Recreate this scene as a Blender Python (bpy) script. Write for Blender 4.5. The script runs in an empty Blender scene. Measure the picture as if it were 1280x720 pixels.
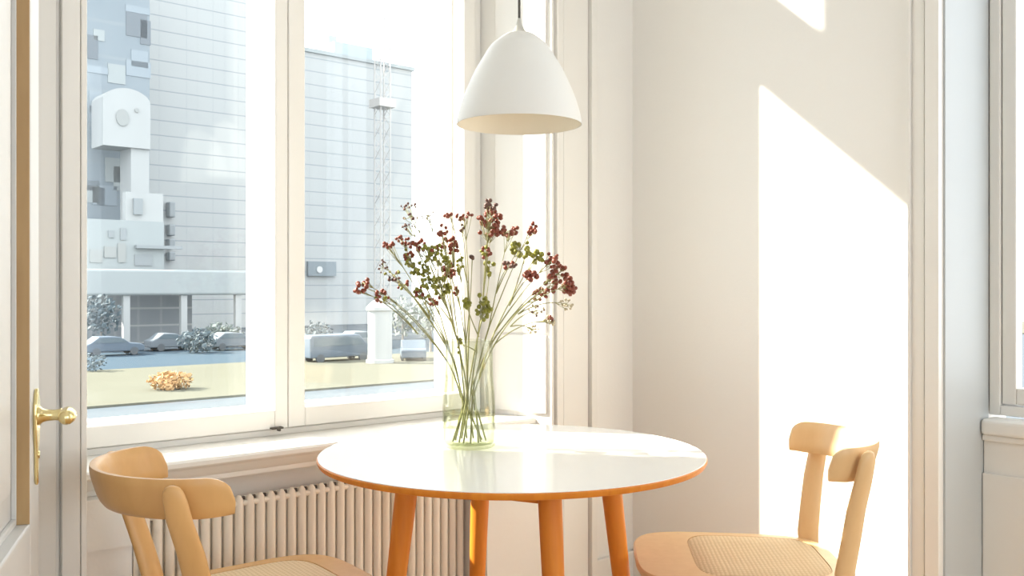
import bpy, bmesh, math, random
from math import sin, cos, pi, atan, tan, sqrt, radians
from mathutils import Matrix, Vector
random.seed(7)
SC = bpy.context.scene
COL = SC.collection
EYE = 1.17
F = 1185.0

# ------------------------------------------------------------------ helpers
class MB:
    """collects vertices and faces, then becomes ONE mesh object"""
    def __init__(s): s.v = []; s.f = []
    def add(s, v, f):
        n = len(s.v); s.v += [tuple(p) for p in v]; s.f += [tuple(i + n for i in q) for q in f]; return s
    def box(s, x0, x1, y0, y1, z0, z1):
        v = [(x, y, z) for z in (z0, z1) for y in (y0, y1) for x in (x0, x1)]
        return s.add(v, [(0,2,3,1),(4,5,7,6),(0,1,5,4),(2,6,7,3),(0,4,6,2),(1,3,7,5)])
    def prism(s, pts, z0, z1):
        n = len(pts)
        v = [(x, y, z0) for x, y in pts] + [(x, y, z1) for x, y in pts]
        f = [tuple(range(n))[::-1], tuple(range(n, 2*n))] + [(i, (i+1) % n, n+(i+1) % n, n+i) for i in range(n)]
        return s.add(v, f)
    def prism_y(s, pts, y0, y1):                      # outline in x,z pushed along y
        n = len(pts)
        v = [(x, y0, z) for x, z in pts] + [(x, y1, z) for x, z in pts]
        f = [tuple(range(n)), tuple(range(n, 2*n))[::-1]] + [(i, n+i, n+(i+1) % n, (i+1) % n) for i in range(n)]
        return s.add(v, f)
    def lathe(s, prof, seg=32, c=(0,0,0), closed=False):
        v = []; f = []; n = len(prof)
        for r, z in prof:
            for k in range(seg):
                a = 2*pi*k/seg; v.append((c[0]+r*cos(a), c[1]+r*sin(a), c[2]+z))
        m = n if closed else n-1
        for i in range(m):
            j = (i+1) % n
            for k in range(seg):
                l = (k+1) % seg
                f.append((i*seg+k, i*seg+l, j*seg+l, j*seg+k))
        return s.add(v, f)
    def tube(s, path, rad, seg=8, cap=True, squash=None):
        path = [Vector(p) for p in path]
        if not hasattr(rad, '__len__'): rad = [rad]*len(path)
        v = []; f = []
        up = Vector((0, 0, 1))
        t0 = (path[1]-path[0]).normalized()
        ref = up if abs(t0.dot(up)) < .9 else Vector((1, 0, 0))
        x = t0.cross(ref).normalized()
        for i, p in enumerate(path):
            a = path[max(i-1, 0)]; b = path[min(i+1, len(path)-1)]
            t = (b-a).normalized()
            x = (x - t*x.dot(t)).normalized(); y = t.cross(x)
            for k in range(seg):
                w = 2*pi*k/seg
                v.append(p + x*cos(w)*rad[i] + y*sin(w)*rad[i]*(squash or 1))
        for i in range(len(path)-1):
            for k in range(seg):
                l = (k+1) % seg
                f.append((i*seg+k, i*seg+l, (i+1)*seg+l, (i+1)*seg+k))
        if cap:
            f.append(tuple(range(seg))[::-1]); f.append(tuple(range((len(path)-1)*seg, len(path)*seg)))
        return s.add(v, f)
    def rings(s, rings):                              # stacked closed rings, capped
        n = len(rings[0]); v = [p for r in rings for p in r]; f = []
        for i in range(len(rings)-1):
            for k in range(n):
                l = (k+1) % n; f.append((i*n+k, i*n+l, (i+1)*n+l, (i+1)*n+k))
        f.append(tuple(range(n))[::-1]); f.append(tuple(range((len(rings)-1)*n, len(rings)*n)))
        return s.add(v, f)
    def mesh(s, name):
        me = bpy.data.meshes.new(name); me.from_pydata(s.v, [], s.f); me.update()
        bm = bmesh.new(); bm.from_mesh(me); bmesh.ops.recalc_face_normals(bm, faces=bm.faces); bm.to_mesh(me); bm.free()
        return me
    def build(s, name, mat, parent=None, smooth=False, bevel=0, mtx=None, segs=2, autos=None):
        me = s.mesh(name)
        if smooth: me.polygons.foreach_set('use_smooth', [True]*len(me.polygons))
        if autos: me.set_sharp_from_angle(angle=radians(autos))
        me.materials.append(mat)
        o = bpy.data.objects.new(name, me); COL.objects.link(o)
        if parent: o.parent = parent
        if mtx is not None: o.matrix_world = mtx
        if bevel:
            b = o.modifiers.new('bevel', 'BEVEL'); b.width = bevel; b.segments = segs; b.limit_method = 'ANGLE'; b.angle_limit = radians(40)
        return o

def tag(o, label=None, cat=None, group=None, kind=None):
    if label: o['label'] = label
    if cat: o['category'] = cat
    if group: o['group'] = group
    if kind: o['kind'] = kind
    return o
def empty(name, mtx, **k):
    o = bpy.data.objects.new(name, None); COL.objects.link(o); o.empty_display_size = .1
    o.matrix_world = mtx; return tag(o, **k)
def T(x, y, z=0, rz=0): return Matrix.Translation((x, y, z)) @ Matrix.Rotation(rz, 4, 'Z')
def copy_tree(o, parent=None):
    c = o.copy(); COL.objects.link(c); c.parent = parent
    for ch in list(o.children): copy_tree(ch, c)
    return c

# ------------------------------------------------------------------ materials
def mat(name, col, rough=.5, spec=.5, metal=0, noise=0, nscale=8, bump=0, bscale=60, coat=0, stretch=(1,1,1)):
    m = bpy.data.materials.new(name); m.use_nodes = True
    nt = m.node_tree; b = nt.nodes['Principled BSDF']
    b.inputs['Base Color'].default_value = (*col, 1); b.inputs['Roughness'].default_value = rough
    b.inputs['Specular IOR Level'].default_value = spec; b.inputs['Metallic'].default_value = metal
    b.inputs['Coat Weight'].default_value = coat
    tc = nt.nodes.new('ShaderNodeTexCoord'); mp = nt.nodes.new('ShaderNodeMapping'); mp.inputs['Scale'].default_value = stretch
    nt.links.new(tc.outputs['Object'], mp.inputs['Vector'])
    if noise:
        n = nt.nodes.new('ShaderNodeTexNoise'); n.inputs['Scale'].default_value = nscale; n.inputs['Detail'].default_value = 5
        nt.links.new(mp.outputs['Vector'], n.inputs['Vector'])
        mx = nt.nodes.new('ShaderNodeMix'); mx.data_type = 'RGBA'
        mx.inputs[6].default_value = (*[c*(1-noise) for c in col], 1); mx.inputs[7].default_value = (*[min(1, c*(1+noise)) for c in col], 1)
        nt.links.new(n.outputs['Fac'], mx.inputs[0]); nt.links.new(mx.outputs[2], b.inputs['Base Color'])
    if bump:
        n = nt.nodes.new('ShaderNodeTexNoise'); n.inputs['Scale'].default_value = bscale
        nt.links.new(mp.outputs['Vector'], n.inputs['Vector'])
        bp = nt.nodes.new('ShaderNodeBump'); bp.inputs['Strength'].default_value = bump; bp.inputs['Distance'].default_value = .003
        nt.links.new(n.outputs['Fac'], bp.inputs['Height']); nt.links.new(bp.outputs['Normal'], b.inputs['Normal'])
    return m
def glass(name, tint=(1,1,1), strength=.06, edge=.5, rim=None):
    m = bpy.data.materials.new(name); m.use_nodes = True; nt = m.node_tree; nt.nodes.clear()
    o = nt.nodes.new('ShaderNodeOutputMaterial'); t = nt.nodes.new('ShaderNodeBsdfTransparent'); g = nt.nodes.new('ShaderNodeBsdfGlossy')
    t.inputs['Color'].default_value = (*tint, 1); g.inputs['Roughness'].default_value = .02
    lw = nt.nodes.new('ShaderNodeLayerWeight'); lw.inputs['Blend'].default_value = .25
    r = nt.nodes.new('ShaderNodeMapRange'); r.inputs['To Min'].default_value = strength; r.inputs['To Max'].default_value = edge
    mx = nt.nodes.new('ShaderNodeMixShader'); L = nt.links.new
    if rim:
        c = nt.nodes.new('ShaderNodeMix'); c.data_type = 'RGBA'; c.inputs[6].default_value = (*tint, 1); c.inputs[7].default_value = (*rim, 1)
        L(lw.outputs['Facing'], c.inputs[0]); L(c.outputs[2], t.inputs['Color'])
    L(lw.outputs['Facing'], r.inputs['Value']); L(r.outputs['Result'], mx.inputs[0]); L(t.outputs[0], mx.inputs[1]); L(g.outputs[0], mx.inputs[2]); L(mx.outputs[0], o.inputs['Surface'])
    return m
def wood(name, c1, c2, rough=.4, scale=6, stretch=(1, 8, 8), coat=.15):
    m = bpy.data.materials.new(name); m.use_nodes = True; nt = m.node_tree; b = nt.nodes['Principled BSDF']
    b.inputs['Roughness'].default_value = rough; b.inputs['Coat Weight'].default_value = coat
    tc = nt.nodes.new('ShaderNodeTexCoord'); mp = nt.nodes.new('ShaderNodeMapping'); mp.inputs['Scale'].default_value = stretch
    n = nt.nodes.new('ShaderNodeTexNoise'); n.inputs['Scale'].default_value = scale; n.inputs['Detail'].default_value = 6; n.inputs['Distortion'].default_value = .6
    cr = nt.nodes.new('ShaderNodeValToRGB'); cr.color_ramp.elements[0].color = (*c1, 1); cr.color_ramp.elements[1].color = (*c2, 1)
    cr.color_ramp.elements[0].position = .3; cr.color_ramp.elements[1].position = .7
    L = nt.links.new; L(tc.outputs['Object'], mp.inputs['Vector']); L(mp.outputs['Vector'], n.inputs['Vector']); L(n.outputs['Fac'], cr.inputs[0]); L(cr.outputs[0], b.inputs['Base Color'])
    return m
def grid_mat(name, wallc, linec, su, sz, lu, lz, noise=.05, pane=None, du=0):
    """facade: horizontal and vertical joints every sz / su metres in object space"""
    m = bpy.data.materials.new(name); m.use_nodes = True; nt = m.node_tree; b = nt.nodes['Principled BSDF']; b.inputs['Roughness'].default_value = .8
    L = nt.links.new; N = nt.nodes.new
    tc = N('ShaderNodeTexCoord'); sp = N('ShaderNodeSeparateXYZ'); L(tc.outputs['Object'], sp.inputs[0])
    def line(src, step, w):
        a = N('ShaderNodeMath'); a.operation = 'ADD'; a.inputs[1].default_value = 1000*step; L(src, a.inputs[0])
        d = N('ShaderNodeMath'); d.operation = 'DIVIDE'; d.inputs[1].default_value = step; L(a.outputs[0], d.inputs[0])
        f = N('ShaderNodeMath'); f.operation = 'FRACT'; L(d.outputs[0], f.inputs[0])
        c = N('ShaderNodeMath'); c.operation = 'LESS_THAN'; c.inputs[1].default_value = w/step; L(f.outputs[0], c.inputs[0]); return c.outputs[0]
    h = line(sp.outputs['Z'], sz, lz); v = line(sp.outputs['X'], su, lu)
    n = N('ShaderNodeTexNoise'); n.inputs['Scale'].default_value = .12; n.inputs['Detail'].default_value = 4; L(tc.outputs['Object'], n.inputs['Vector'])
    base = N('ShaderNodeMix'); base.data_type = 'RGBA'
    base.inputs[6].default_value = (*[c*(1-noise) for c in wallc], 1); base.inputs[7].default_value = (*[c*(1+noise) for c in (pane or wallc)], 1)
    L(n.outputs['Fac'], base.inputs[0])
    m1 = N('ShaderNodeMix'); m1.data_type = 'RGBA'; L(base.outputs[2], m1.inputs[6]); m1.inputs[7].default_value = (*linec, 1); L(h, m1.inputs[0])
    vv = N('ShaderNodeMath'); vv.operation = 'MULTIPLY'; vv.inputs[1].default_value = .35; L(v, vv.inputs[0])
    m2 = N('ShaderNodeMix'); m2.data_type = 'RGBA'; L(m1.outputs[2], m2.inputs[6]); m2.inputs[7].default_value = (*linec, 1); L(vv.outputs[0], m2.inputs[0])
    L(m2.outputs[2], b.inputs['Base Color']); return m

PL = mat('plaster_warm_white', (.86, .842, .808), .75, .3, bump=.1, bscale=90)
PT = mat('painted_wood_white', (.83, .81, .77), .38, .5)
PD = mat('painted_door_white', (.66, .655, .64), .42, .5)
RADM = mat('radiator_enamel', (.92, .85, .74), .35, .5)
CEIL = mat('ceiling_white', (.88, .87, .84), .8)
FLOOR = wood('oak_floor', (.60, .38, .19), (.72, .49, .27), .4, 3, (1, 9, 1))
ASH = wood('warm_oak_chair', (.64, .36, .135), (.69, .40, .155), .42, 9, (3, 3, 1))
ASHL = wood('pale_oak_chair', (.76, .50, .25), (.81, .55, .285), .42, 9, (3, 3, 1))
TLEG = wood('orange_oak_table', (.64, .19, .012), (.74, .26, .02), .5, 5, (8, 8, 1), 0)
LAM = mat('white_laminate', (.88, .865, .83), .17, .5)
SHADE = mat('lamp_enamel', (.82, .815, .785), .45, .4)
SHADE_IN = mat('lamp_inner_cream', (.90, .84, .72), .6, .3)
CORD = mat('grey_cord', (.10, .10, .09), .7)
CAPM = mat('lamp_cap_grey', (.55, .54, .49), .4)
BRASS = mat('polished_brass', (.80, .68, .36), .22, .5, metal=1)
DARK = mat('dark_gap', (.10, .085, .07), .8)
GLS = glass('window_glass', (.99, 1, 1), .008, .20)
VG = glass('vase_glass', (.965, .975, .945), .03, .35, (.72, .74, .60))
WATER = glass('water', (.965, .975, .94), .01, .15, (.70, .73, .58))
STEM = mat('stem_green_brown', (.28, .27, .11), .6, noise=.4, nscale=40)
BR = mat('berry_red', (.20, .042, .02), .45, noise=.35, nscale=60)
BG = mat('berry_green', (.22, .215, .025), .5, noise=.3, nscale=60)
BDK = mat('berry_dark', (.13, .065, .05), .55)
BP = mat('berry_pale', (.42, .36, .25), .6)

def weave():
    m = mat('woven_cord', (.70, .52, .31), .7)
    nt = m.node_tree; b = nt.nodes['Principled BSDF']; L = nt.links.new
    tc = nt.nodes.new('ShaderNodeTexCoord')
    w1 = nt.nodes.new('ShaderNodeTexWave'); w1.bands_direction = 'X'; w1.inputs['Scale'].default_value = 28; w1.inputs['Distortion'].default_value = 1.5
    w2 = nt.nodes.new('ShaderNodeTexWave'); w2.bands_direction = 'Y'; w2.inputs['Scale'].default_value = 28; w2.inputs['Distortion'].default_value = 1.5
    for w in (w1, w2): L(tc.outputs['Object'], w.inputs['Vector'])
    mu = nt.nodes.new('ShaderNodeMath'); mu.operation = 'MULTIPLY'; L(w1.outputs['Fac'], mu.inputs[0]); L(w2.outputs['Fac'], mu.inputs[1])
    bp = nt.nodes.new('ShaderNodeBump'); bp.inputs['Strength'].default_value = .35; bp.inputs['Distance'].default_value = .003
    L(mu.outputs[0], bp.inputs['Height']); L(bp.outputs['Normal'], b.inputs['Normal'])
    cr = nt.nodes.new('ShaderNodeValToRGB'); cr.color_ramp.elements[0].color = (.64, .47, .27, 1); cr.color_ramp.elements[1].color = (.78, .60, .38, 1); cr.color_ramp.elements[1].position = .5
    L(mu.outputs[0], cr.inputs[0]); L(cr.outputs[0], b.inputs['Base Color'])
    return m
WEAVE = weave()

# ------------------------------------------------------------------ room frame: x = distance from the corner along the window wall, y = distance into the room
dL = Vector((.7535, .6575, 0)).normalized(); nn = Vector((dL.y, -dL.x, 0))
O = Vector((.4677, 3.673, 0))
ROOM = Matrix(((-dL.x, nn.x, 0, O.x), (-dL.y, nn.y, 0, O.y), (0, 0, 1, 0), (0, 0, 0, 1)))
def R(x, y, z=0, rz=0): return ROOM @ T(x, y, z, rz)
H = 3.62
def struct(name, mb, m, **k):
    o = mb.build(name, m, mtx=ROOM.copy(), **k); o['kind'] = 'structure'; return o

struct('floor', MB().box(-.45, 4.9, -.55, 4.35, -.12, 0), FLOOR)
struct('ceiling', MB().box(-.45, 4.9, -.6, 4.35, H, H+.12), CEIL)
# window wall (back): splayed reveals, head, parapet
w = MB()
w.prism([(-.45, 0), (-.45, -.5), (.514, -.5), (.514, -.32), (.441, 0)], 0, H)
w.prism([(2.02, 0), (2.07, -.32), (2.07, -.5), (4.9, -.5), (4.9, 0)], 0, H)
w.box(.514, 2.07, -.5, -.3, 3.42, H); w.box(.441, 2.02, -.3, 0, 3.42, H)
w.box(.514, 2.07, -.5, -.36, 0, .70)
w.box(.514, 2.06, -.36, -.174, 0, .631); w.box(.44, .73, -.28, -.002, 0, .631); w.box(1.885, 2.025, -.28, -.064, 0, .631); w.box(1.885, 2.022, -.064, -.052, .50, .631)
struct('wall_back', w, PL)
# right wall with its own deep window niche
w = MB()
w.box(-.45, 0, 0, 1.201, 0, H); w.box(-.45, 0, 2.22, 4.35, 0, H); w.box(-.45, 0, 1.201, 2.22, 3.42, H); w.box(-.45, -.33, 1.201, 2.22, 0, .70)
struct('wall_right', w, PL)
w = MB()
w.box(2.577, 2.73, 0, 1.2, 0, H); w.box(2.577, 2.73, 1.2, 3.1, 2.55, H); w.box(2.577, 2.73, 3.1, 4.2, 0, H)
struct('wall_left', w, PL)
w = MB()
w.box(-.45, .35, 4.2, 4.35, 0, H); w.box(2.15, 2.45, 4.2, 4.35, 0, H); w.box(4.5, 4.9, 4.2, 4.35, 0, H); w.box(.35, 4.5, 4.2, 4.35, 2.9, H)
w.box(.35, 2.15, 4.2, 4.35, 0, .50); w.box(2.45, 4.5, 4.2, 4.35, 0, .50)
struct('wall_front', w, PL)
struct('wall_hall', MB().box(4.75, 4.9, 0, 4.2, 0, H), PL)
# casings
m = MB()
for a, b, d in ((.441, .430, .010), (.430, .424, .005), (.424, .395, .022), (.395, .389, .010), (.389, .262, .016), (.262, .256, .010), (.256, .226, .03)):
    m.box(b, a, 0, d, 0, H-.002)
struct('trim_1', m, PT, bevel=.003)
m = MB()
for a, b, d in ((2.02, 2.034, .012), (2.034, 2.04, .005), (2.04, 2.082, .024), (2.082, 2.092, .008), (2.092, 2.20, .016), (2.20, 2.235, .036)):
    m.box(a, b, 0, d, 0, H-.002)
struct('trim_2', m, PT, bevel=.003)
m = MB()
for a, b, d in ((1.201, 1.160, .026), (1.160, 1.155, .008), (1.155, 1.117, .018), (1.117, 1.109, .028)):
    m.box(-.0, d, b, a, 0, H-.002)
struct('trim_3', m, PT, bevel=.002)
# shutter panelling on the splayed right reveal of window 1
m = MB()
def rev(t): return (.441+(.514-.441)*t/.32, -t)
tx, ty = (.514-.441)/.328, -.32/.328; nx, ny = -ty, tx
def revbox(t0, t1, z0, z1, d):
    p, q = rev(t0), rev(t1); m.prism([(p[0], p[1]), (q[0], q[1]), (q[0]+nx*d, q[1]+ny*d), (p[0]+nx*d, p[1]+ny*d)], z0, z1)
revbox(.012, .235, .72, 1.0, .008); revbox(.012, .235, 1.008, 3.40, .008)
struct('trim_4', m, PT, bevel=.002)
# added lining over the far reveal of window 2; its grey imitates weaker light
struct('trim_5', MB().box(-.302, -.004, 1.2012, 1.207, .0, 3.41), mat('lining_dimming_grey', (.50, .525, .535), .5))
# baseboards
struct('baseboard_right', MB().box(.0, .022, 0, 1.108, 0, .16), PT, bevel=.004)
struct('baseboard_back', MB().box(.0, .225, 0, .022, 0, .16), PT, bevel=.004)
struct('baseboard_left', MB().box(2.55, 2.577, .0, 1.2, 0, .16), PT, bevel=.004)

# ---- window 1: coupled double casements, transom, two upper lights
def frame_rect(m, x0, x1, z0, z1, st, rb, rt, y0, y1, stl=None):
    stl = st if stl is None else stl
    m.box(x0, x0+st, y0, y1, z0, z1); m.box(x1-stl, x1, y0, y1, z0, z1)
    m.box(x0+st, x1-stl, y0, y1, z0, z0+rb); m.box(x0+st, x1-stl, y0, y1, z1-rt, z1)
w1 = empty('window_1', ROOM.copy(), kind='structure')
m = MB()
m.box(.515, .5535, -.50, -.30, .70, 3.42); m.box(2.031, 2.069, -.50, -.30, .70, 3.42)
m.box(.5535, 2.031, -.50, -.30, .702, .7225); m.box(.5535, 2.031, -.50, -.30, 3.39, 3.42)
m.box(1.30, 1.341, -.54, -.475, .7225, 2.86)                 # mullion between the two casement layers
m.box(.5535, 2.031, -.40, -.285, 2.722, 2.915); m.box(.5535, 2.031, -.50, -.40, 2.86, 2.94)
m.box(.955, 1.085, -.44, -.29, 2.915, 3.39); m.box(1.085, 1.36, -.50, -.40, 2.94, 3.39)  # unseen posts placed to cut the upper sun patch on the wall
m.build('window_frame', PT, w1, bevel=.003)
def sash(x0, x1, z0, z1, y0, y1, st, stl, rb, rt, name='sash'):
    m = MB(); frame_rect(m, x0, x1, z0, z1, st, rb, rt, y0, y1, stl)
    s = m.build(name, PT, w1, bevel=.004)
    yc = (y0*.35+y1*.65) if y1 < y0 else (y1*.35+y0*.65)
    MB().box(x0+st-.004, x1-stl+.004, yc-.002, yc+.002, z0+rb-.004, z1-rt+.004).build('glass_pane', GLS, s)
    return s
s_r = sash(.5545, 1.3195, .726, 2.715, -.335, -.28, .0555, .0585, .060, .055)
s_l = sash(1.3217, 2.0290, .726, 2.715, -.335, -.28, .0455, .07, .060, .055)
sash(.556, 1.3195, .726, 2.85, -.47, -.42, .053, .107, .058, .055, 'outer_sash')  # left stile widened out of sight to end the sun patch sooner
sash(1.3217, 2.0290, .726, 2.85, -.47, -.42, .050, .07, .058, .055, 'outer_sash')
sash(.5545, .953, 2.918, 3.388, -.335, -.29, .05, .02, .055, .05, 'upper_sash')
sash(1.087, 2.0290, 2.918, 3.388, -.335, -.29, .04, .07, .055, .05, 'upper_sash')
tag(MB().box(1.345, 1.385, -.281, -.262, .727, .733).box(1.362, 1.37, -.264, -.248, .722, .735).build('window_hook', DARK, s_l, bevel=.002), label='small dark window hook')
# sill with a rounded nose and a small bed moulding
prof = [(-.30, .7035), (-.075, .7035), (-.064, .7015), (-.058, .695), (-.058, .684), (-.063, .678), (-.074, .675), (-.080, .668), (-.086, .655), (-.098, .645), (-.098, .632), (-.30, .632)]
v = []; n = len(prof)
def xl(y): return .442+(.514-.441)*(-y)/.32+.001
def xr(y): return 2.019+.05*(-y)/.32-.001
for y, z in prof: v.append((xl(y), y, z))
for y, z in prof: v.append((xr(y), y, z))
mb = MB().add(v, [tuple(range(n)), tuple(range(n, 2*n))[::-1]] + [(i, n+i, n+(i+1) % n, (i+1) % n) for i in range(n)])
mb.build('window_sill', PT, w1, smooth=True, autos=30)
# ---- window 2 in the right wall
w2 = empty('window_2', ROOM.copy(), kind='structure')
m = MB()
m.box(-.44, -.304, 1.208, 1.2405, .785-.01, 3.42); m.box(-.44, -.304, 2.18, 2.218, .775, 3.42)
m.box(-.44, -.304, 1.2405, 2.18, .775, .806); m.box(-.44, -.304, 1.2405, 2.18, 3.38, 3.42); m.box(-.44, -.304, 1.685, 1.725, .806, 3.38)
m.build('window_frame', PT, w2, bevel=.003)
for a, b in ((1.243, 1.683), (1.727, 2.178)):
    m = MB(); x0, x1 = -.36, -.312
    m.box(x0, x1, a, a+.042, .81, 3.376); m.box(x0, x1, b-.042, b, .81, 3.376); m.box(x0, x1, a+.042, b-.042, .81, .862); m.box(x0, x1, a+.042, b-.042, 3.33, 3.376)
    s = m.build('sash', PT, w2, bevel=.004)
    MB().box(-.342, -.338, a+.038, b-.038, .858, 3.334).build('glass_pane', GLS, s)
m = MB().box(-.33, -.236, 1.2085, 2.2185, .718, .768)
m.build('window_sill', PT, w2, bevel=.012, segs=3)
m = MB().box(-.33, -.262, 1.2085, 2.2185, 0, .718).box(-.262, -.252, 1.2085, 1.40, .0, .6).box(-.262, -.250, 1.2085, 2.2185, .70, .718)
m.build('window_apron', PT, w2, bevel=.003)

for k_, (a, b) in enumerate(((.35, 2.15), (2.45, 4.5))):  # windows added behind the camera to send sky fill into the room
    fill_win = empty('window_%d' % (3+k_), ROOM.copy(), kind='structure')
    m = MB(); c_ = (a+b)/2
    m.box(a, a+.06, 4.24, 4.31, .5, 2.9); m.box(b-.06, b, 4.24, 4.31, .5, 2.9); m.box(c_-.03, c_+.03, 4.24, 4.31, .56, 2.84); m.box(a+.06, b-.06, 4.24, 4.31, .5, .56); m.box(a+.06, b-.06, 4.24, 4.31, 2.84, 2.9)
    m.build('window_frame', PT, fill_win, bevel=.004)
    MB().box(a+.055, c_-.025, 4.272, 4.276, .555, 2.845).build('glass_pane', GLS, fill_win)
    MB().box(c_+.025, b-.055, 4.272, 4.276, .555, 2.845).build('glass_pane', GLS, fill_win)
# ---- radiator in the niche
rad = empty('radiator', R(.745, -.118, 0), label='long cream ribbed panel radiator in the niche under the window sill', cat='radiator')
PITCH = .0336; NT = 33
for i in range(NT):
    x = .012+i*PITCH
    path = [(x, .0, z) for z in (.118, .122, .14, .30, .545, .562, .572)]
    MB().tube(path, [.004, .010, .0135, .0135, .0135, .011, .005], 12).build('column', RADM, rad, smooth=True, autos=50)
m = MB().box(-.005, NT*PITCH+.005, -.018, -.012, .12, .566); m.build('back_panel', RADM, rad, bevel=.003)
MB().tube([(-.005, 0, .548), (NT*PITCH, 0, .548)], .009, 10).build('header_pipe', RADM, rad, smooth=True)
MB().tube([(-.005, 0, .145), (NT*PITCH, 0, .145)], .009, 10).build('header_pipe', RADM, rad, smooth=True)
for i in range(NT-1):
    x = .012+(i+.5)*PITCH
    if 3 < i: MB().box(x-.0035, x+.0035, -.0115, -.0035, .557, .566).build('vent_slot', DARK, rad)
for x in (.2, .88):
    MB().box(x, x+.03, -.055, -.019, .10, .60).build('wall_bracket', RADM, rad, bevel=.003)
    MB().box(x, x+.03, -.055, -.019, 0, .10).build('foot', RADM, rad, bevel=.003)
MB().tube([(.925, -.03, .57), (.925, -.03, .592), (.925, -.012, .597), (.925, .004, .597)], [.006, .006, .008, .008], 8).build('bleed_valve', CAPM, rad, smooth=True)

# ---- open door leaf at the left, hung on the left wall
hinge = Vector((-.668, 1.066, 0)); far = Vector((-.948, 1.9, 0)); dd = (far-hinge); LW = dd.length
ang = math.atan2(dd.y, dd.x)
door = empty('door_1', T(hinge.x, hinge.y, 0, ang), kind='structure')     # local x to the latch edge, -y faces the room centre
PR = .033
m = MB()
m.box(LW-.1055, LW, 0, .05, .008, 2.35); m.box(0, .11, 0, .05, .008, 2.35)
m.box(.11, LW-.1055, 0, .05, .008, .16); m.box(.11, LW-.1055, 0, .05, .56, .722); m.box(.11, LW-.1055, 0, .05, 2.2, 2.35)
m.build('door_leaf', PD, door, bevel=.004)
tag(MB().box(LW-.1085, LW-.1052, .0012, PR, .722, 2.2).build('step_shade_strip', wood('step_shade_tan', (.40, .25, .11), (.46, .30, .14), .5, 5, (8, 8, 1), 0), door, bevel=.001), label='strip on the stile step, its shade painted tan')  # tan colour stands in for the shade on the stile's step
def dpanel(z0, z1):
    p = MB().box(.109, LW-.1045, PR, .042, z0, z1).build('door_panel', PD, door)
    x0, x1 = .11, LW-.1055
    q = MB()                                                # small quarter moulding round the panel
    for a, b, c, d in ((x0, x0+.016, z0, z1), (x1-.004, x1, z0, z1), (x0+.016, x1-.004, z0, z0+.012), (x0+.016, x1-.004, z1-.012, z1)):
        q.box(a, b, PR-.010, PR, c, d)
    q.build('panel_moulding', PD, door, bevel=.003)
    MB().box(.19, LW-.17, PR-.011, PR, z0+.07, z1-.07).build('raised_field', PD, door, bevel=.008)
dpanel(.722, 2.2); dpanel(.16, .56)
hd = LW-.055
def plate():
    pts = [(0,.785),(.007,.80),(.009,.83),(.012,.86),(.017,.875),(.022,.895),(.025,.925),(.023,.945),(.016,.955),(.012,.965),(0,.975)]
    pts = pts+[(-x, z) for x, z in pts[-2:0:-1]]
    return [(hd+x, z) for x, z in pts]
m = MB().prism_y(plate(), -.007, 0)
h = m.build('door_handle', BRASS, door, bevel=.0025); h['label'] = 'polished brass lever handle with shaped back plate'
MB().tube([(hd, -.003, .921), (hd, -.010, .921), (hd, -.014, .921), (hd, -.022, .921), (hd, -.036, .921), (hd, -.046, .921), (hd, -.052, .923)], [.019, .019, .014, .0115, .0105, .012, .0125], 16).build('handle_neck', BRASS, h, smooth=True)
MB().tube([(hd+.012, -.050, .919), (hd+.006, -.053, .9205), (hd-.01, -.058, .923), (hd-.03, -.063, .926), (hd-.06, -.066, .927), (hd-.085, -.066, .926), (hd-.098, -.064, .925)], [.006, .011, .013, .0145, .016, .0145, .007], 16).build('lever', BRASS, h, smooth=True)
MB().lathe([(0, -.004), (.007, -.004), (.0075, 0), (0, .0)], 12).build('key_rosette', BRASS, h, smooth=True).matrix_local = Matrix.Translation((hd, -.009, .845)) @ Matrix.Rotation(pi/2, 4, 'X')
for z in (.35, 1.2, 2.05):
    MB().tube([(-.006, -.004, z-.045), (-.006, -.004, z+.045)], .007, 8).build('hinge', BRASS, door, smooth=True)

# ------------------------------------------------------------------ table
TC = Vector((0, 2.475, 0)); TH = EYE-.427
tab = empty('dining_table', T(TC.x, TC.y, 0, math.atan2(-.256, .086)), label='round dining table with white top, wooden edge and four splayed orange-brown legs', cat='table')
rt = .5
MB().lathe([(0, TH-.0188), (rt-.012, TH-.0188), (rt-.004, TH-.0165), (rt, TH-.010), (rt, TH-.004), (rt-.002, TH-.0015), (rt-.0025, TH-.0015), (0, TH-.0015)], 128).build('tabletop', TLEG, tab, smooth=True, autos=35)
tag(MB().lathe([(0, TH-.0016), (rt-.002, TH-.0016), (rt-.002, TH-.0006), (rt-.0026, TH), (0, TH)], 128).build('laminate_surface', LAM, tab, smooth=True, autos=35), label='glossy white table surface')
tops = []
for k in range(4):
    a = k*pi/2; ca, sa = cos(a), sin(a)
    zs = [TH-.019, .60, .40, .15, 0]; rr = [.0285, .0275, .0245, .020, .0165]
    a0, a1 = .27, .36
    path = [((a0+(a1-a0)*(1-z/TH))*ca, (a0+(a1-a0)*(1-z/TH))*sa, z) for z in zs]
    MB().tube(path, rr, 20).build('leg', TLEG, tab, smooth=True, autos=50)
    b = a+pi/2; p = Vector((.262*ca, .262*sa, 0)); q = Vector((.262*cos(b), .262*sin(b), 0)); d = (q-p).normalized(); nrm = Vector((-d.y, d.x, 0))*.010
    p += d*.02; q -= d*.02
    MB().prism([((p-nrm).x, (p-nrm).y), ((q-nrm).x, (q-nrm).y), ((q+nrm).x, (q+nrm).y), ((p+nrm).x, (p+nrm).y)], TH-.080, TH-.019).build('apron', TLEG, tab, bevel=.002)

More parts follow.
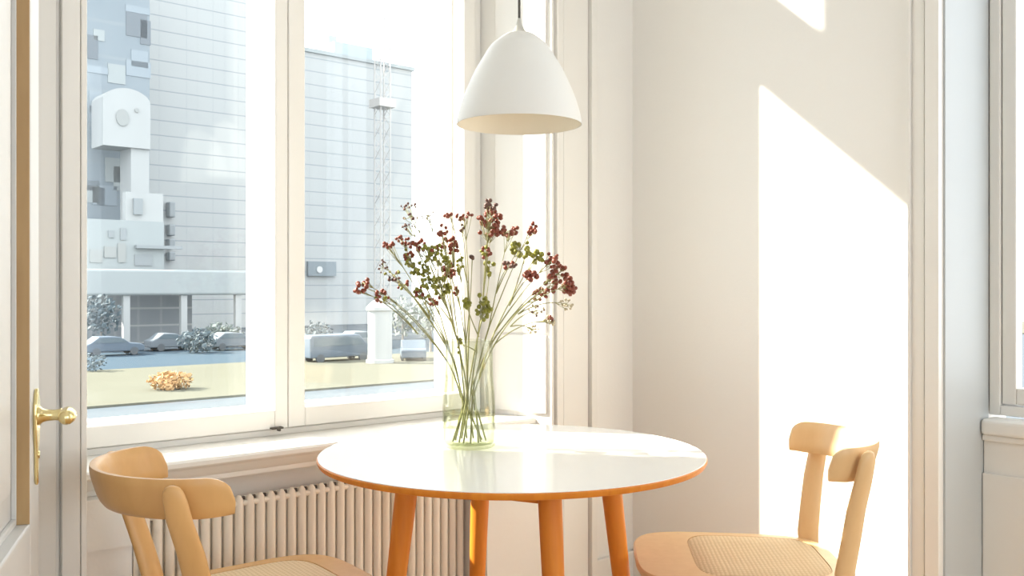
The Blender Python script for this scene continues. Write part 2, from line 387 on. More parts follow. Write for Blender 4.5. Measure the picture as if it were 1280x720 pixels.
# ------------------------------------------------------------------ chairs
def srect(x0, x1, hy, n=64, p=4.0, taper=.10):
    cx, hx = (x0+x1)/2, (x1-x0)/2; pts = []
    for k in range(n):
        a = 2*pi*k/n; c, s_ = cos(a), sin(a)
        x = cx+hx*math.copysign(abs(c)**(2/p), c); y = hy*math.copysign(abs(s_)**(2/p), s_)
        y *= 1-taper*(x1-x)/(x1-x0); pts.append((x, y))
    return pts
def make_chair(label, wd, front, RA, RB, FX):
    c = empty('dining_chair', Matrix.Identity(4), label=label, cat='chair')
    ZS = .453
    o = srect(-.085, FX, .25); i_ = srect(-.045, front, .205, p=5)
    def ring(pts, z, k=1.0, cx=.18): return [(cx+(x-cx)*k, y*k, z) for x, y in pts]
    n = len(o); rs = [ring(o, ZS-.034, .93), ring(o, ZS-.024, .975), ring(o, ZS-.012, 1), ring(o, ZS-.004, .997), ring(o, ZS, .98), [(x, y, ZS+.001) for x, y in i_], [(x, y, ZS-.010) for x, y in i_]]
    v = [p for r in rs for p in r]; f = []
    for a in range(len(rs)-1):
        for k in range(n): l = (k+1) % n; f.append((a*n+k, a*n+l, (a+1)*n+l, (a+1)*n+k))
    f.append(tuple(range(n))[::-1]); f.append(tuple(range((len(rs)-1)*n, len(rs)*n)))
    MB().add(v, f).build('seat_frame', wd, c, smooth=True, autos=35)
    j = srect(-.044, front-.001, .204, p=5)
    wv = MB().rings([[(x, y, ZS-.0095) for x, y in j], [(x, y, ZS-.001) for x, y in j], [(.16+(x-.16)*.96, y*.96, ZS+.0025) for x, y in j], [(.16+(x-.16)*.6, y*.6, ZS+.002) for x, y in j]])
    tag(wv.build('woven_seat', WEAVE, c, smooth=True, autos=50), label='woven pale cord seat panel')
    # backrest: one bent rail, open to the front, leaning out at the top
    NU, NV = 56, 10; cx = .0; rings_ = []
    for u in range(NU+1):
        t = -1+2*u/NU; phi = t*radians(88)
        e = max(0, (abs(t)-.80)/.20); top = .782-.050*(1-sqrt(max(0, 1-e*e))) ; bot = .696+.004*e
        rg = []
        for side in (0, 1):
            for v_ in range(NV+1):
                q = v_/NV if side == 0 else 1-v_/NV
                z = bot+(top-bot)*q
                lean = .028*(z-.69)/.092*(.5+.5*cos(phi))
                th = .0115*(1-(.55*abs(2*q-1)**4))*(1-.35*e)
                r = lean+(th if side == 0 else -th)
                rg.append((cx-(RA+r)*cos(phi), (RB+r)*sin(phi), z))
        rings_.append(rg)
    MB().rings(rings_).build('backrest', wd, c, smooth=True, autos=55)
    for sy in (1, -1):
        # one curved rear leg: floor, seat corner, then out behind the rail
        ks = [(-.150, .235, 0, .011, .013), (-.115, .222, .10, .013, .017), (-.072, .205, .28, .016, .023), (-.055, .197, .40, .016, .028), (-.052, .197, .47, .0155, .030), (-.066, .207, .55, .015, .029), (-.082, .211, .63, .0145, .028), (-.101, .2165, .70, .014, .026), (-.110, .2195, .745, .0135, .024), (-.1135, .221, .763, .012, .020), (-.115, .2215, .772, .009, .014), (-.116, .222, .776, .004, .005)]
        rg = []
        ph = radians(28)
        for x, y, z, ra, rb in ks:
            w_ = min(1, max(0, (z-.47)/.2)); x *= 1+w_*(RA/.168-1); y *= 1+w_*(RB/.212-1)
            rg.append([(x+(cos(a)*ra*(-sin(ph))*1 + sin(a)*rb*cos(ph)), sy*y+sy*(cos(a)*ra*cos(ph)+sin(a)*rb*sin(ph)), z) for a in [2*pi*k/20 for k in range(20)]])
        MB().rings(rg).build('leg', wd, c, smooth=True, autos=60)
        MB().tube([(.365, sy*.185, ZS-.02), (.375, sy*.192, .25), (.39, sy*.205, 0)], [.0185, .017, .012], 16).build('leg', wd, c, smooth=True, autos=50)
    return c
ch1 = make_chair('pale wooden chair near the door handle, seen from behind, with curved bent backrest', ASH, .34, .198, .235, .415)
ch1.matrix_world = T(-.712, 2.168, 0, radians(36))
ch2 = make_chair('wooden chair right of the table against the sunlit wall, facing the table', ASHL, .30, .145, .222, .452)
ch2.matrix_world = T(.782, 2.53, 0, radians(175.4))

# ------------------------------------------------------------------ pendant lamp
LZ = 2.5; LX = 9/F*LZ
lamp = empty('pendant_lamp', T(LX, LZ, 1.6), label='white dome pendant lamp hanging on a dark cord above the round table', cat='lamp')
k = LZ/F
pr = [(10, 115), (18, 112.5), (27, 106), (36, 98), (46, 82.5), (55, 67), (63, 50), (70, 33), (75, 17), (77.5, 6), (78, 0)]
outer = [(r*k, z*k) for r, z in pr]; inner = [((r-1.2)*k, (z-1.2)*k if z > 0 else 0) for r, z in pr][::-1]
def smoothp(p, n=5):
    out = []
    for i in range(len(p)-1):
        p0 = p[max(i-1, 0)]; p1 = p[i]; p2 = p[i+1]; p3 = p[min(i+2, len(p)-1)]
        for j in range(n):
            t = j/n
            out.append(tuple(.5*((2*p1[a])+(-p0[a]+p2[a])*t+(2*p0[a]-5*p1[a]+4*p2[a]-p3[a])*t*t+(-p0[a]+3*p1[a]-3*p2[a]+p3[a])*t**3) for a in (0, 1)))
    return out+[p[-1]]
so = smoothp(outer)
MB().lathe(so, 72).build('lamp_shade', SHADE, lamp, smooth=True)
tag(MB().lathe(smoothp([((r-1.0)*k, (z-1.0)*k) for r, z in pr[:-1]]+[((78-1.0)*k, .0002)]), 72).build('shade_lining', SHADE_IN, lamp, smooth=True), label='warm cream inside of the shade')
MB().lathe([(0, 133*k), (2.2*k, 133*k), (2.8*k, 130*k), (3.5*k, 126*k), (6.5*k, 119*k), (10.5*k, 114.5*k), (10.5*k, 112*k), (0, 112*k)], 28).build('lamp_cap', CAPM, lamp, smooth=True, autos=40)
MB().tube([(0, 0, 132*k), (0, 0, H-1.6-.02)], .0034, 8).build('cord', CORD, lamp, smooth=True)
MB().lathe([(0, H-1.6-.03), (.045, H-1.6-.03), (.055, H-1.6-.012), (.055, H-1.6-.001), (0, H-1.6-.001)], 28).build('ceiling_cup', SHADE, lamp, smooth=True, autos=40)
MB().lathe([(0, .19), (.02, .19), (.02, .13), (0, .13)], 16).build('lamp_holder', SHADE, lamp, smooth=True, autos=40)
tag(MB().lathe([(0, .06), (.015, .064), (.026, .078), (.030, .095), (.024, .115), (.014, .13), (0, .13)], 20).build('bulb', mat('frosted_bulb', (.85, .83, .78), .3), lamp, smooth=True), label='frosted white bulb, unlit')

# ------------------------------------------------------------------ vase, water
VX, VY = -.116, 2.555
vase = empty('glass_vase', T(VX, VY, TH), label='clear glass cylinder vase on the round table holding flowering stems', cat='vase')
RV = .071
MB().lathe([(0, .0005), (RV-.006, .0005), (RV-.001, .004), (RV, .012), (RV, .10), (RV-.002, .14), (RV-.006, .19), (RV-.007, .285), (RV-.0085, .2865), (RV-.010, .285), (RV-.009, .19), (RV-.005, .14), (RV-.003, .10), (RV-.003, .016), (RV-.006, .010), (0, .009)], 64).build('vase_body', VG, vase, smooth=True)
MB().lathe([(0, .0095), (RV-.010, .0105), (RV-.0036, .018), (RV-.0036, .094), (RV-.006, .092), (0, .092)], 48).build('water', WATER, vase, smooth=True, autos=50)

# ------------------------------------------------------------------ flowering branches
def P(px, py, z): return Vector(((px-640)/F*z, z, EYE+(360-py)/F*z))
bmesh_cache = {}
def berry_mesh(m, key):
    if key in bmesh_cache: return bmesh_cache[key]
    rnd = random.Random(key)
    bm = bmesh.new(); bmesh.ops.create_icosphere(bm, subdivisions=2, radius=1)
    for v in bm.verts:
        d = v.co.normalized(); a = math.atan2(d.y, d.x)
        s_ = 1+.13*cos(5*a+rnd.random()*.3)*(1-abs(d.z))-.18*max(0, d.z)**6
        v.co = d*s_; v.co.z *= .85
    me = bpy.data.meshes.new('berry'); bm.to_mesh(me); bm.free()
    me.polygons.foreach_set('use_smooth', [True]*len(me.polygons)); me.materials.append(m); bmesh_cache[key] = me; return me
KIND = {'r': BR, 'g': BG, 'd': BDK, 'p': BP}
# each branch: label, depth, clusters (px, py, count, kinds, spread x, spread y, size)
BRANCHES = [
 ('branch reaching lowest and farthest left, with few red berries', .02, [(454,353,4,'r',6,5,3.3),(450,364,3,'r',5,4,3.4),(476,366,4,'r',5,5,3),(480,374,4,'rg',8,3,2.8)], (560,452)),
 ('upper left branch ending in red berries beside the city view', .05, [(485,307,5,'r',8,3,2.7),(503,301,5,'r',8,5,2.7),(491,344,5,'gd',9,5,2.3),(479,333,4,'d',5,7,1.7),(503,355,4,'rg',6,5,2.6)], (566,448)),
 ('thin tall left branch tipped with tiny dark buds', .10, [(511,258,5,'d',8,5,1.9),(513,271,4,'dp',7,3,1.9),(511,283,4,'d',7,3,1.9),(536,268,4,'p',8,5,1.5)], (572,420)),
 ('left branch with green berries under red ones, left of the dense green cluster', -.05, [(524,307,6,'r',9,6,3.2),(515,331,9,'g',9,9,2.6),(528,365,8,'gr',10,6,2.8),(509,320,5,'gr',6,7,2.6)], (565,440)),
 ('left branch with the densest green berries', -.08, [(537,315,9,'g',10,8,2.8),(530,336,7,'g',7,8,2.7),(546,314,6,'rg',6,8,2.9),(538,353,10,'g',9,6,2.8)], (572,425)),
 ('drooping green berry branch left of the vase neck', -.03, [(552,358,12,'g',9,9,2.9),(543,376,5,'r',8,4,2.9),(552,288,5,'r',6,5,2.7),(556,330,6,'g',7,7,2.7)], (574,430)),
 ('upright branch with red berry clusters left of the middle', .04, [(564,305,10,'r',9,9,3.1),(561,339,9,'r',6,7,3.4),(574,331,6,'g',6,9,2.8),(570,364,2,'r',2,4,3),(590,322,1,'d',1,1,3.6)], (583,430)),
 ('thin upright branch topped by a few brown buds', .09, [(580,270,6,'r',8,5,2.6),(563,270,4,'r',6,2,2.6),(578,285,2,'d',2,4,2.6)], (588,400)),
 ('tallest middle branch crowned with a dense dark red cluster', -.02, [(612,273,13,'r',11,8,3.3),(614,288,10,'r',12,6,3.6),(613,255,5,'d',7,5,3),(607,317,7,'gr',5,7,3),(612,334,4,'g',5,8,3)], (602,400)),
 ('short middle branch with green berries just above the vase', -.10, [(604,384,14,'g',8,13,3.0),(583,379,5,'g',4,6,2.8),(575,432,4,'g',3,10,2.2)], (596,440)),
 ('right branch with green berries and a red tip, just right of the tallest branch', .03, [(637,288,6,'r',8,6,3.4),(650,309,6,'g',9,8,3.8),(664,286,5,'r',5,7,3.3),(636,331,4,'dr',7,3,3.2)], (612,410)),
 ('right branch with large green berries', -.06, [(671,320,5,'g',7,6,3.8),(664,343,4,'r',6,5,4.0),(690,325,7,'r',7,7,3.4),(657,317,3,'g',5,5,3.5)], (618,415)),
 ('farthest right branch heavy with red berries', .02, [(698,342,12,'r',10,8,3.3),(712,358,11,'r',7,8,3.6),(689,357,5,'r',6,6,3.2),(708,380,5,'p',6,6,2.0)], (622,420)),
 ('lower right arching branch with small pale buds hanging', .08, [(674,368,7,'r',7,6,2.9),(671,388,6,'pd',8,6,1.9),(686,401,6,'rp',7,5,2.5),(665,412,5,'p',7,4,1.9)], (618,430)),
]
rnd = random.Random(3)
bcount = 0
for bi, (lab, dz, cl, fork) in enumerate(BRANCHES):
    zb = VY+dz
    a = 2*pi*bi/len(BRANCHES)+.4
    foot = Vector((VX+.046*cos(a)*(1 if bi % 2 else .8), VY+.046*sin(a), TH+.016))
    gx = 586+ (fork[0]-590)*.25
    gather = P(gx+rnd.uniform(-5, 5), 497+rnd.uniform(-14, 8), VY+dz*.10)
    root = empty('flower_branch', Matrix.Translation(foot), label=lab, cat='flower branch', group='flowering branches in the vase')
    fk = P(fork[0]+rnd.uniform(-3, 3), fork[1], VY+dz*.35)
    st = MB()
    def rel(p): return p-foot
    def bez(p0, p1, p2, n=8): return [p0*(1-t)**2+p1*2*t*(1-t)+p2*t*t for t in [i/n for i in range(n+1)]]
    # keep inside the vase rim
    rimz = TH+.29
    main = [foot, foot.lerp(gather, .5)+Vector((0, 0, .004)), gather]
    main += bez(gather, gather.lerp(fk, .5)+Vector((0, 0, .02)), fk)[1:]
    st.tube([rel(p) for p in main], [.0024]*3+[.0022]*(len(main)-3), 7)
    berries = []
    for ci, (cx, cy, cnt, kinds, sx, sy, sz) in enumerate(cl):
        zc = zb+rnd.uniform(-.025, .025)
        cp = P(cx, cy, zc)
        q0 = fk if ci % 2 == 0 or ci == 0 else fk.lerp(cp0, .35)
        mid = q0.lerp(cp, .5)+Vector(((rnd.uniform(-.008, .008)), 0, abs(cp.x-q0.x)*.22))
        pathc = bez(q0, mid, cp)
        if ci == 0: cp0 = cp
        st.tube([rel(p) for p in pathc], [.0019-.0011*i/(len(pathc)-1) for i in range(len(pathc))], 6)
        for _ in range(int(round(cnt*2.3))):
            ang = rnd.uniform(0, 2*pi); rr = sqrt(rnd.random())
            bp = P(cx+1.3*sx*rr*cos(ang), cy+1.3*sy*rr*sin(ang), zc+rnd.uniform(-.022, .022)*min(1, sx/8))
            att = pathc[-1-rnd.randint(0, 2)]
            st.tube([rel(att), rel(att.lerp(bp, .5)+Vector((0, 0, -.002))), rel(bp)], [.0008, .0007, .0006], 5)
            berries.append((bp, sz*rnd.uniform(.8, 1.2)*.00211*.90, rnd.choice(kinds)))
    st.build('stem', STEM, root, smooth=True)
    for bp, r_, kd in berries:
        o = bpy.data.objects.new('berry', berry_mesh(KIND[kd], kd+str(rnd.randint(0, 2))))
        COL.objects.link(o); o.parent = root; o.location = bp-foot; o.scale = (r_, r_, r_)
        o.rotation_euler = (rnd.uniform(0, 3), rnd.uniform(0, 3), rnd.uniform(0, 3)); bcount += 1
        if kd == 'g': o['label'] = 'green berry'

# ------------------------------------------------------------------ the city outside (street lies about 4 m below)
GZ = -4.0; DROP = EYE-GZ
def G(px, y):
    z = DROP*F/(y-360); return Vector(((px-640)/F*z, z, GZ))
def along(px, D):                                           # room x of the point seen at px on a plane D metres off, parallel to the window
    return 2.767-D*tan(atan((px-640)/F)+math.atan2(.6575, .7535))
def up(px, y, D):
    u = (px-640)/F; z = D/(.7535-.6575*u); return EYE+(360-y)/F*z
FW = grid_mat('pale_facade_panels', (.35, .36, .36), (.235, .26, .27), 3.4, 1.82, .10, .14, .04)
FWS = mat('pale_concrete', (.35, .36, .36), .8, noise=.08, nscale=.3)
FB = grid_mat('blue_glass_facade', (.185, .22, .25), (.22, .25, .27), 4.2, 3.6, .25, .35, .12, (.22, .25, .272))
CAN = mat('pale_canopy', (.28, .305, .31), .7, noise=.05, nscale=.2)
SHOP = grid_mat('shop_glass', (.16, .19, .215), (.33, .34, .34), 2.1, 1.6, .22, .18, .35, (.26, .27, .28))
ROADM = mat('asphalt_grey', (.058, .082, .105), 1, 0, noise=.08, nscale=.3)
GRASS = mat('dry_lawn', (.128, .128, .103), 1, 0, noise=.08, nscale=.2)
PAVE = mat('pavement', (.098, .115, .13), 1, 0, noise=.08, nscale=.5)
SIGNM = mat('slate_sign', (.17, .20, .22), .6)
LEAF1 = mat('pale_leaves', (.17, .195, .18), .8, noise=.3, nscale=2)
LEAF2 = mat('blue_grey_leaves', (.09, .12, .135), .8, noise=.3, nscale=2)
CARB = mat('car_slate_blue', (.085, .115, .15), .45); CARG = mat('car_grey', (.13, .15, .17), .45); CARW = mat('car_silver', (.20, .22, .23), .4)
TYRE = mat('tyre', (.09, .10, .11), .9); CG = mat('car_glass', (.10, .13, .15), .2)
MAST = mat('mast_paint', (.42, .40, .385), .6); ORG = mat('orange_blossom', (.42, .26, .12), .8, noise=.2, nscale=6)

def ground(name, y0, y1, m, dz):                              # strips parallel to the window wall
    o = MB().box(-150, 40, y1, y0, GZ-.3, GZ+dz).build(name, m, mtx=ROOM.copy()); o['kind'] = 'structure'
ground('pavement', -.6, -40, PAVE, 0.0)
ground('lawn', -40, -58.5, GRASS, .10)
ground('street', -58.5, -76, ROADM, 0.0)
ground('square', -76, -220, PAVE, .05)

# long panel-clad office block with a taller left end
D = 115; sB = -(D-2.46)
x_a, x_b, x_c = along(165, D), along(352, D), along(515, D)
b = empty('office_building', R((x_a+x_c)/2, sB, GZ), label='long pale office building with thin horizontal lines across the street', cat='building')
cxm = (x_a+x_c)/2
MB().box(x_b-cxm, x_a-cxm, -18, 0, 0, 44-GZ).build('tall_block', FW, b)
zr = up(385, 65, D)
MB().box(x_c-cxm, x_b-cxm, -18, 0, 0, zr-GZ).build('low_block', FW, b)
MB().box(x_c-cxm-.3, x_b-cxm, -18, .3, zr-GZ, zr-GZ+.5).build('roof_edge', CAN, b)
x1, x2 = along(466, D+4)-cxm, along(418, D+4)-cxm
MB().box(x1, x2, -12, -4, zr-GZ+.5, zr-GZ+3.4).box(x2-2.2, x2-.8, -9, -7, zr-GZ+3.4, zr-GZ+5.0).build('roof_plant_room', mat('roof_grey_blue', (.30, .345, .37), .8), b)
tag(MB().box(along(418, D)-cxm, along(383, D)-cxm, .0, .5, up(400, 345, D)-GZ, up(400, 327, D)-GZ).build('sign_panel', SIGNM, b), label='dark slate sign panel')
MB().lathe([(0, 0), (.45, 0), (.45, .1), (0, .1)], 14).build('sign_emblem', mat('emblem_white', (.5, .5, .5), .6), b).matrix_local = Matrix.Translation((along(397, D)-cxm, .6, up(397, 337, D)-GZ)) @ Matrix.Rotation(pi/2, 4, 'X')
# banner of lanterns along the facade
for y0, y1 in ((253, 272), (281, 295), (299, 311), (315, 326)):
    MB().box(along(215, D)-cxm, along(207, D)-cxm, 0, 1.2, up(210, y1, D)-GZ, up(210, y0, D)-GZ).build('balcony_bay', mat('bay_grey', (.24, .26, .27), .7) if y0 == 253 else bpy.data.materials['bay_grey'], b, bevel=.15)

# blue glass tower and the pale stair tower in front of it
D2 = 101; s2 = -(D2-2.46)
xa, xb = along(-40, D2), along(187, D2); cm = (xa+xb)/2
b2 = empty('glass_tower', R(cm, s2, GZ), label='blue-grey glass tower at the far left of the window view', cat='building')
MB().box(xb-cm, xa-cm, -14, 0, 0, 38-GZ).build('tower_body', FB, b2)
rr2 = random.Random(5); PALEB = mat('pale_blue_panel', (.235, .27, .30), .7)
for i in range(26):
    px = rr2.uniform(112, 182); py = rr2.uniform(5, 320)
    if 112 < py < 185 and px > 125: continue
    w_, h_ = rr2.uniform(1.0, 2.6), rr2.uniform(.5, 2.6)
    x = along(px, D2)-cm; z = up(px, py, D2)-GZ
    MB().box(x-w_/2, min(x+w_/2, xa-cm), 0, .06, z, z+h_).build('facade_panel', rr2.choice([CAN, PALEB, PALEB, CARG]), b2)
D3 = 95.5; s3 = -(D3-2.46)
xa, xb, xm = along(129, D3), along(188, D3), along(152, D3); cm = xb
b3 = empty('stair_tower', R(xb, s3, GZ), label='white rounded-top stair tower with a round window in front of the blue tower', cat='building')
zt, zl = up(160, 118, D3)-GZ, up(160, 184, D3)-GZ; zf = up(160, 350, D3)-GZ
pts = [(0, zl), (xa-cm, zl), (xa-cm, zt-.5)] + [((xa-cm)*(1-t), zt-.5+1.1*sin(pi*t)**.6) for t in [i/12 for i in range(1, 12)]] + [(0, zt-.5)]
MB().prism_y(pts, -3.5, 0).build('tower_head', FWS, b3)
MB().box(.0, along(165, D3)-cm, -3.4, -.3, 0, zl).build('tower_shaft', FWS, b3)
MB().lathe([(0, 0), (.62, 0), (.62, .15), (0, .15)], 24).build('round_window', mat('bay_dark', (.27, .28, .275), .6), b3).matrix_local = Matrix.Translation((along(153, D3)-cm, .12, up(153, 147, D3)-GZ)) @ Matrix.Rotation(pi/2, 4, 'X') @ Matrix.Scale(1.35, 4, (0, 1, 0))
MB().lathe([(0, 0), (.22, 0), (.22, .15), (0, .15)], 14).build('round_window', bpy.data.materials['bay_dark'], b3).matrix_local = Matrix.Translation((along(171, D3)-cm, .12, up(171, 138, D3)-GZ)) @ Matrix.Rotation(pi/2, 4, 'X')
# low white annex with windows
D4 = 90.6; s4 = -(D4-2.46)
xa, xb = along(96, D4), along(205, D4); cm = xb
b4 = empty('annex_building', R(xb, s4, GZ), label='low pale annex with small dark windows above the canopy', cat='building')
MB().box(0, xa-cm, -1.0, 0, 0, up(150, 275, D4)-GZ).build('annex_wall', CAN, b4)
MB().box(0, along(158, D4)-cm, -1.1, -.2, up(150, 275, D4)-GZ, up(170, 240, D4)-GZ).build('annex_upper_wall', FWS, b4)
for (p0, p1, y0, y1, mt) in ((112, 128, 312, 328, 'bay_dark'), (130, 145, 308, 322, 'bay_dark'), (147, 157, 304, 328, 'bay_dark'), (167, 178, 248, 268, 'bay_grey'), (168, 190, 318, 332, 'bay_grey'), (135, 143, 288, 297, 'bay_grey'), (150, 158, 285, 300, 'bay_grey')):
    MB().box(along(p1, D4)-cm, along(p0, D4)-cm, -.19 if y0 < 270 else .0, .1, up((p0+p1)/2, y1, D4)-GZ, up((p0+p1)/2, y0, D4)-GZ).build('window', bpy.data.materials[mt], b4)
MB().box(along(225, D4)-cm, along(168, D4)-cm, 0, .6, up(190, 311, D4)-GZ, up(190, 307, D4)-GZ).build('cornice', bpy.data.materials['bay_grey'], b4)

# street canopy on columns, shop fronts below
D5 = 84; s5 = -(D5-2.46)
xa, xb = along(40, D5), along(330, D5); cm = (xa+xb)/2
c5 = empty('street_canopy', R(cm, s5, GZ), label='long pale canopy slab on columns along the far side of the street', cat='canopy')
zb_, zt_ = up(200, 369, D5)-GZ, up(200, 337, D5)-GZ
MB().box(xb-cm, xa-cm, -3.5, 0, zb_, zt_).build('canopy_slab', CAN, c5, bevel=.2)
for px in (160, 232, 300):
    x = along(px, D5)-cm; MB().box(x-.28, x+.28, -.8, -.3, 0, zb_).build('column', FWS, c5)
D6 = 88.8; s6 = -(D6-2.46)
xa, xb = along(40, D6), along(240, D6); cm = (xa+xb)/2
tag(MB().box(xb-cm, xa-cm, -.9, 0, 0, up(180, 369, D6)-GZ-.02).build('shop_front', SHOP, mtx=R(cm, s6, GZ)), label='dark glazed shop front with pale posts beneath the canopy', cat='shop')

# vehicles
def make_car(name, label, body, L=4.4, Hh=1.45, van=False):
    c = empty(name, Matrix.Identity(4), label=label, cat='van' if van else 'car')
    h = Hh
    if van: pts = [(-L/2, .35), (L/2, .35), (L/2, .95), (L/2-.5, 1.25), (L/2-1.1, h), (-L/2+.1, h), (-L/2, h-.2)]
    else: pts = [(-L/2, .30), (L/2, .30), (L/2, .72), (L/2-.25, .86), (L/2-1.1, .95), (L/2-1.8, h-.06), (L/2-2.3, h), (-L/2+1.0, h), (-L/2+.35, .98), (-L/2, .85)]
    MB().prism_y(pts, -.86, .86).build('body', body, c, bevel=.08)
    if van: gl = [(-L/2+.3, 1.15), (L/2-.75, 1.15), (L/2-1.15, h-.15), (-L/2+.3, h-.15)]
    else: gl = [(-L/2+.55, .98), (L/2-1.25, .98), (L/2-1.85, h-.1), (-L/2+1.05, h-.1)]
    for y in (-.885, .865): MB().prism_y(gl, y, y+.02).build('side_window', CG, c)
    for x in (-L/2+.8, L/2-.8):
        for y in (-.87, .69): MB().lathe([(0, 0), (.31, 0), (.31, .18), (0, .18)], 16).build('wheel', TYRE, c).matrix_local = Matrix.Translation((x, y+.18, .31)) @ Matrix.Rotation(pi/2, 4, 'X')
    return c
rz = math.atan2(dL.y, dL.x)
def put(o, px, y, rot=0): p = G(px, y); o.matrix_world = T(p.x, p.y, GZ+.02, rz+rot)
put(make_car('car', 'slate blue parked car at the left edge of the window view', CARB), 140, 444)
put(make_car('car', 'dark grey car parked between the blue car and the shrub', CARG, 3.9), 214, 438)
put(make_car('car', 'grey car parked at the right of the left casement, beside the shrubs', CARG, 4.3), 292, 437)
put(make_car('van', 'blue-grey van seen low in the right casement beside the white pillar', CARB, 5.0, 1.9, True), 420, 452)
put(make_car('car', 'dark blue car standing end-on below the pale tree', CARB, 3.6, 1.5), 516, 451, 1.0)
put(make_car('car', 'silver car parked farther back between the van and the building', CARW, 4.3, 1.5), 452, 436)

# greenery
def foliage(name, label, cat, px, y, w_, h_, m, trunk=0, n=260, group=None):
    p = G(px, y); o = empty(name, T(p.x, p.y, GZ+.05), label=label, cat=cat, group=group)
    r = random.Random(px); f = MB()
    for i in range(n):
        a, b_, q = r.gauss(0, 1), r.gauss(0, 1), r.gauss(0, 1); l = sqrt(a*a+b_*b_+q*q) or 1; k_ = r.random()**.4
        c = Vector((a/l*k_*w_/2, b_/l*k_*w_/2, trunk+h_/2+q/l*k_*h_/2)); s_ = r.uniform(.12, .26)*min(1.4, max(w_, h_)/3)
        u = Vector((r.gauss(0, 1), r.gauss(0, 1), r.gauss(0, 1))).normalized(); w2_ = u.orthogonal().normalized(); u2 = u.cross(w2_)
        f.add([c+w2_*s_, c+u2*s_*.7, c-w2_*s_, c-u2*s_*.7, c+u*s_*.3], [(0,1,4),(1,2,4),(2,3,4),(3,0,4),(0,3,2,1)])
    f.build('foliage', m, o)
    if trunk: MB().tube([(0, 0, -.05), (.03, 0, trunk), (0, .04, trunk+h_*.6)], [.12, .09, .03], 8).build('trunk', mat('bark', (.22, .2, .18), .9) if 'bark' not in bpy.data.materials else bpy.data.materials['bark'], o)
    return o
foliage('tree', 'small blue-grey street tree at the far left of the window view', 'tree', 126, 440, 3.4, 3.4, LEAF2, 1.2)
foliage('tree', 'pale leafy tree behind the flowers in the right casement', 'tree', 538, 441, 3.8, 3.3, LEAF1, 1.1, 320)
foliage('tree', 'slender pale tree beside the white pillar in the right casement', 'tree', 503, 437, 2.2, 3.6, LEAF1, 1.0, 170)
foliage('shrub', 'grey-green shrub right of the dark grey car', 'shrub', 247, 441, 3.2, 1.9, LEAF2, 0)
foliage('shrub', 'low pale shrub near the right edge of the left casement', 'shrub', 278, 434, 3.4, 2.2, LEAF1, 0)
foliage('shrub', 'low dark shrub under the sign in the right casement', 'shrub', 396, 436, 3.0, 2.4, LEAF2, 0)
foliage('shrub', 'small dark bush at the left end of the lawn', 'shrub', 116, 466, 1.8, 1.2, LEAF2, 0, 160)
o = foliage('flower_bed', 'orange blossoming low bush on the lawn across the street', 'flower bed', 213, 489, 2.3, .95, ORG, 0, 300)
# pillar and lattice mast
p = G(475, 455)
t = empty('advertising_pillar', T(p.x, p.y, GZ), label='plain pale round pillar between van and pale tree', cat='pillar')
MB().lathe([(0, 0), (.95, 0), (.95, .3), (.82, .35), (.82, 3.6), (.95, 3.65), (.95, 3.85), (.5, 4.3), (0, 4.45)], 28).build('shaft', FWS, t, smooth=True, autos=40)
D7 = 108; xm_ = along(478, D7)
t = empty('lattice_mast', R(xm_, -(D7-2.46), GZ), label='tall slender pale lattice mast in front of the office building', cat='mast')
HM = 45; wm = .75
for sx in (-1, 1):
    for sy in (-1, 1): MB().tube([(sx*wm, sy*wm, 0), (sx*wm, sy*wm, HM)], .10, 6).build('leg', MAST, t)
m = MB(); z = 0; i = 0
while z < HM-1.6:
    a = 1 if i % 2 else -1
    for q in ((-wm*a, -wm, wm*a, -wm), (-wm*a, wm, wm*a, wm), (-wm, -wm*a, -wm, wm*a), (wm, -wm*a, wm, wm*a)):
        m.tube([(q[0], q[1], z), (q[2], q[3], z+1.5)], .055, 4)
    z += 1.5; i += 1
m.build('bracing', MAST, t)
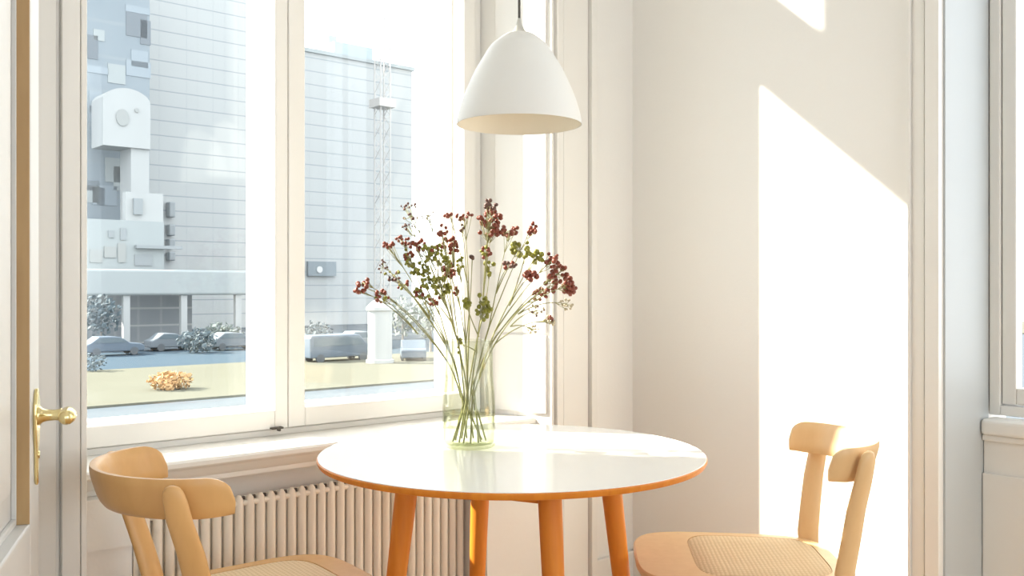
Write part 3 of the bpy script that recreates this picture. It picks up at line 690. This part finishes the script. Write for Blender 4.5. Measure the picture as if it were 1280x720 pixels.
MB().box(-1.3, 1.3, -1.3, 1.3, 29.5, 30.6).build('platform', MAST, t)

# ------------------------------------------------------------------ light
W = bpy.data.worlds.new('sky'); SC.world = W; W.use_nodes = True
bg = W.node_tree.nodes['Background']; bg.inputs['Color'].default_value = (.93, .965, 1.0, 1); bg.inputs['Strength'].default_value = 2.6
sd = (nn*1 + dL*.77 + Vector((0, 0, -.88))).normalized()
sl = bpy.data.lights.new('sun', 'SUN'); sl.energy = 15; sl.color = (1, .91, .78); sl.angle = radians(1.0)
so_ = bpy.data.objects.new('sun', sl); COL.objects.link(so_)
so_.rotation_euler = sd.to_track_quat('-Z', 'Y').to_euler(); so_.location = (-6, 4, 6)
def portal(mtx, sx, sy):
    l = bpy.data.lights.new('window_portal', 'AREA'); l.shape = 'RECTANGLE'; l.size = sx; l.size_y = sy; l.cycles.is_portal = True
    o = bpy.data.objects.new('window_portal', l); COL.objects.link(o); o.matrix_world = mtx
portal(ROOM @ Matrix.Translation((1.29, -.56, 2.06)) @ Matrix.Rotation(radians(90), 4, 'X'), 1.6, 2.75)
portal(ROOM @ Matrix.Translation((-.47, 1.71, 2.06)) @ Matrix.Rotation(radians(-90), 4, 'Z') @ Matrix.Rotation(radians(90), 4, 'X'), 1.05, 2.75)

for a, b in ((.35, 2.15), (2.45, 4.5)):  # portals for the two added fill windows
    portal(ROOM @ Matrix.Translation(((a+b)/2, 4.37, 1.7)) @ Matrix.Rotation(radians(-90), 4, 'X'), b-a, 2.4)
# ------------------------------------------------------------------ camera
cd = bpy.data.cameras.new('camera'); cd.sensor_width = 36; cd.lens = F/1280*36; cd.clip_start = .02; cd.clip_end = 600
cam = bpy.data.objects.new('camera', cd); COL.objects.link(cam); cam.location = (0, 0, EYE); cam.rotation_euler = (pi/2, 0, 0)
SC.camera = cam
SC.cycles.transparent_max_bounces = 32
vs = SC.view_settings; vs.view_transform = 'Standard'; vs.look = 'None'; vs.gamma = 1; vs.exposure = 0.52; vs.use_curve_mapping = False
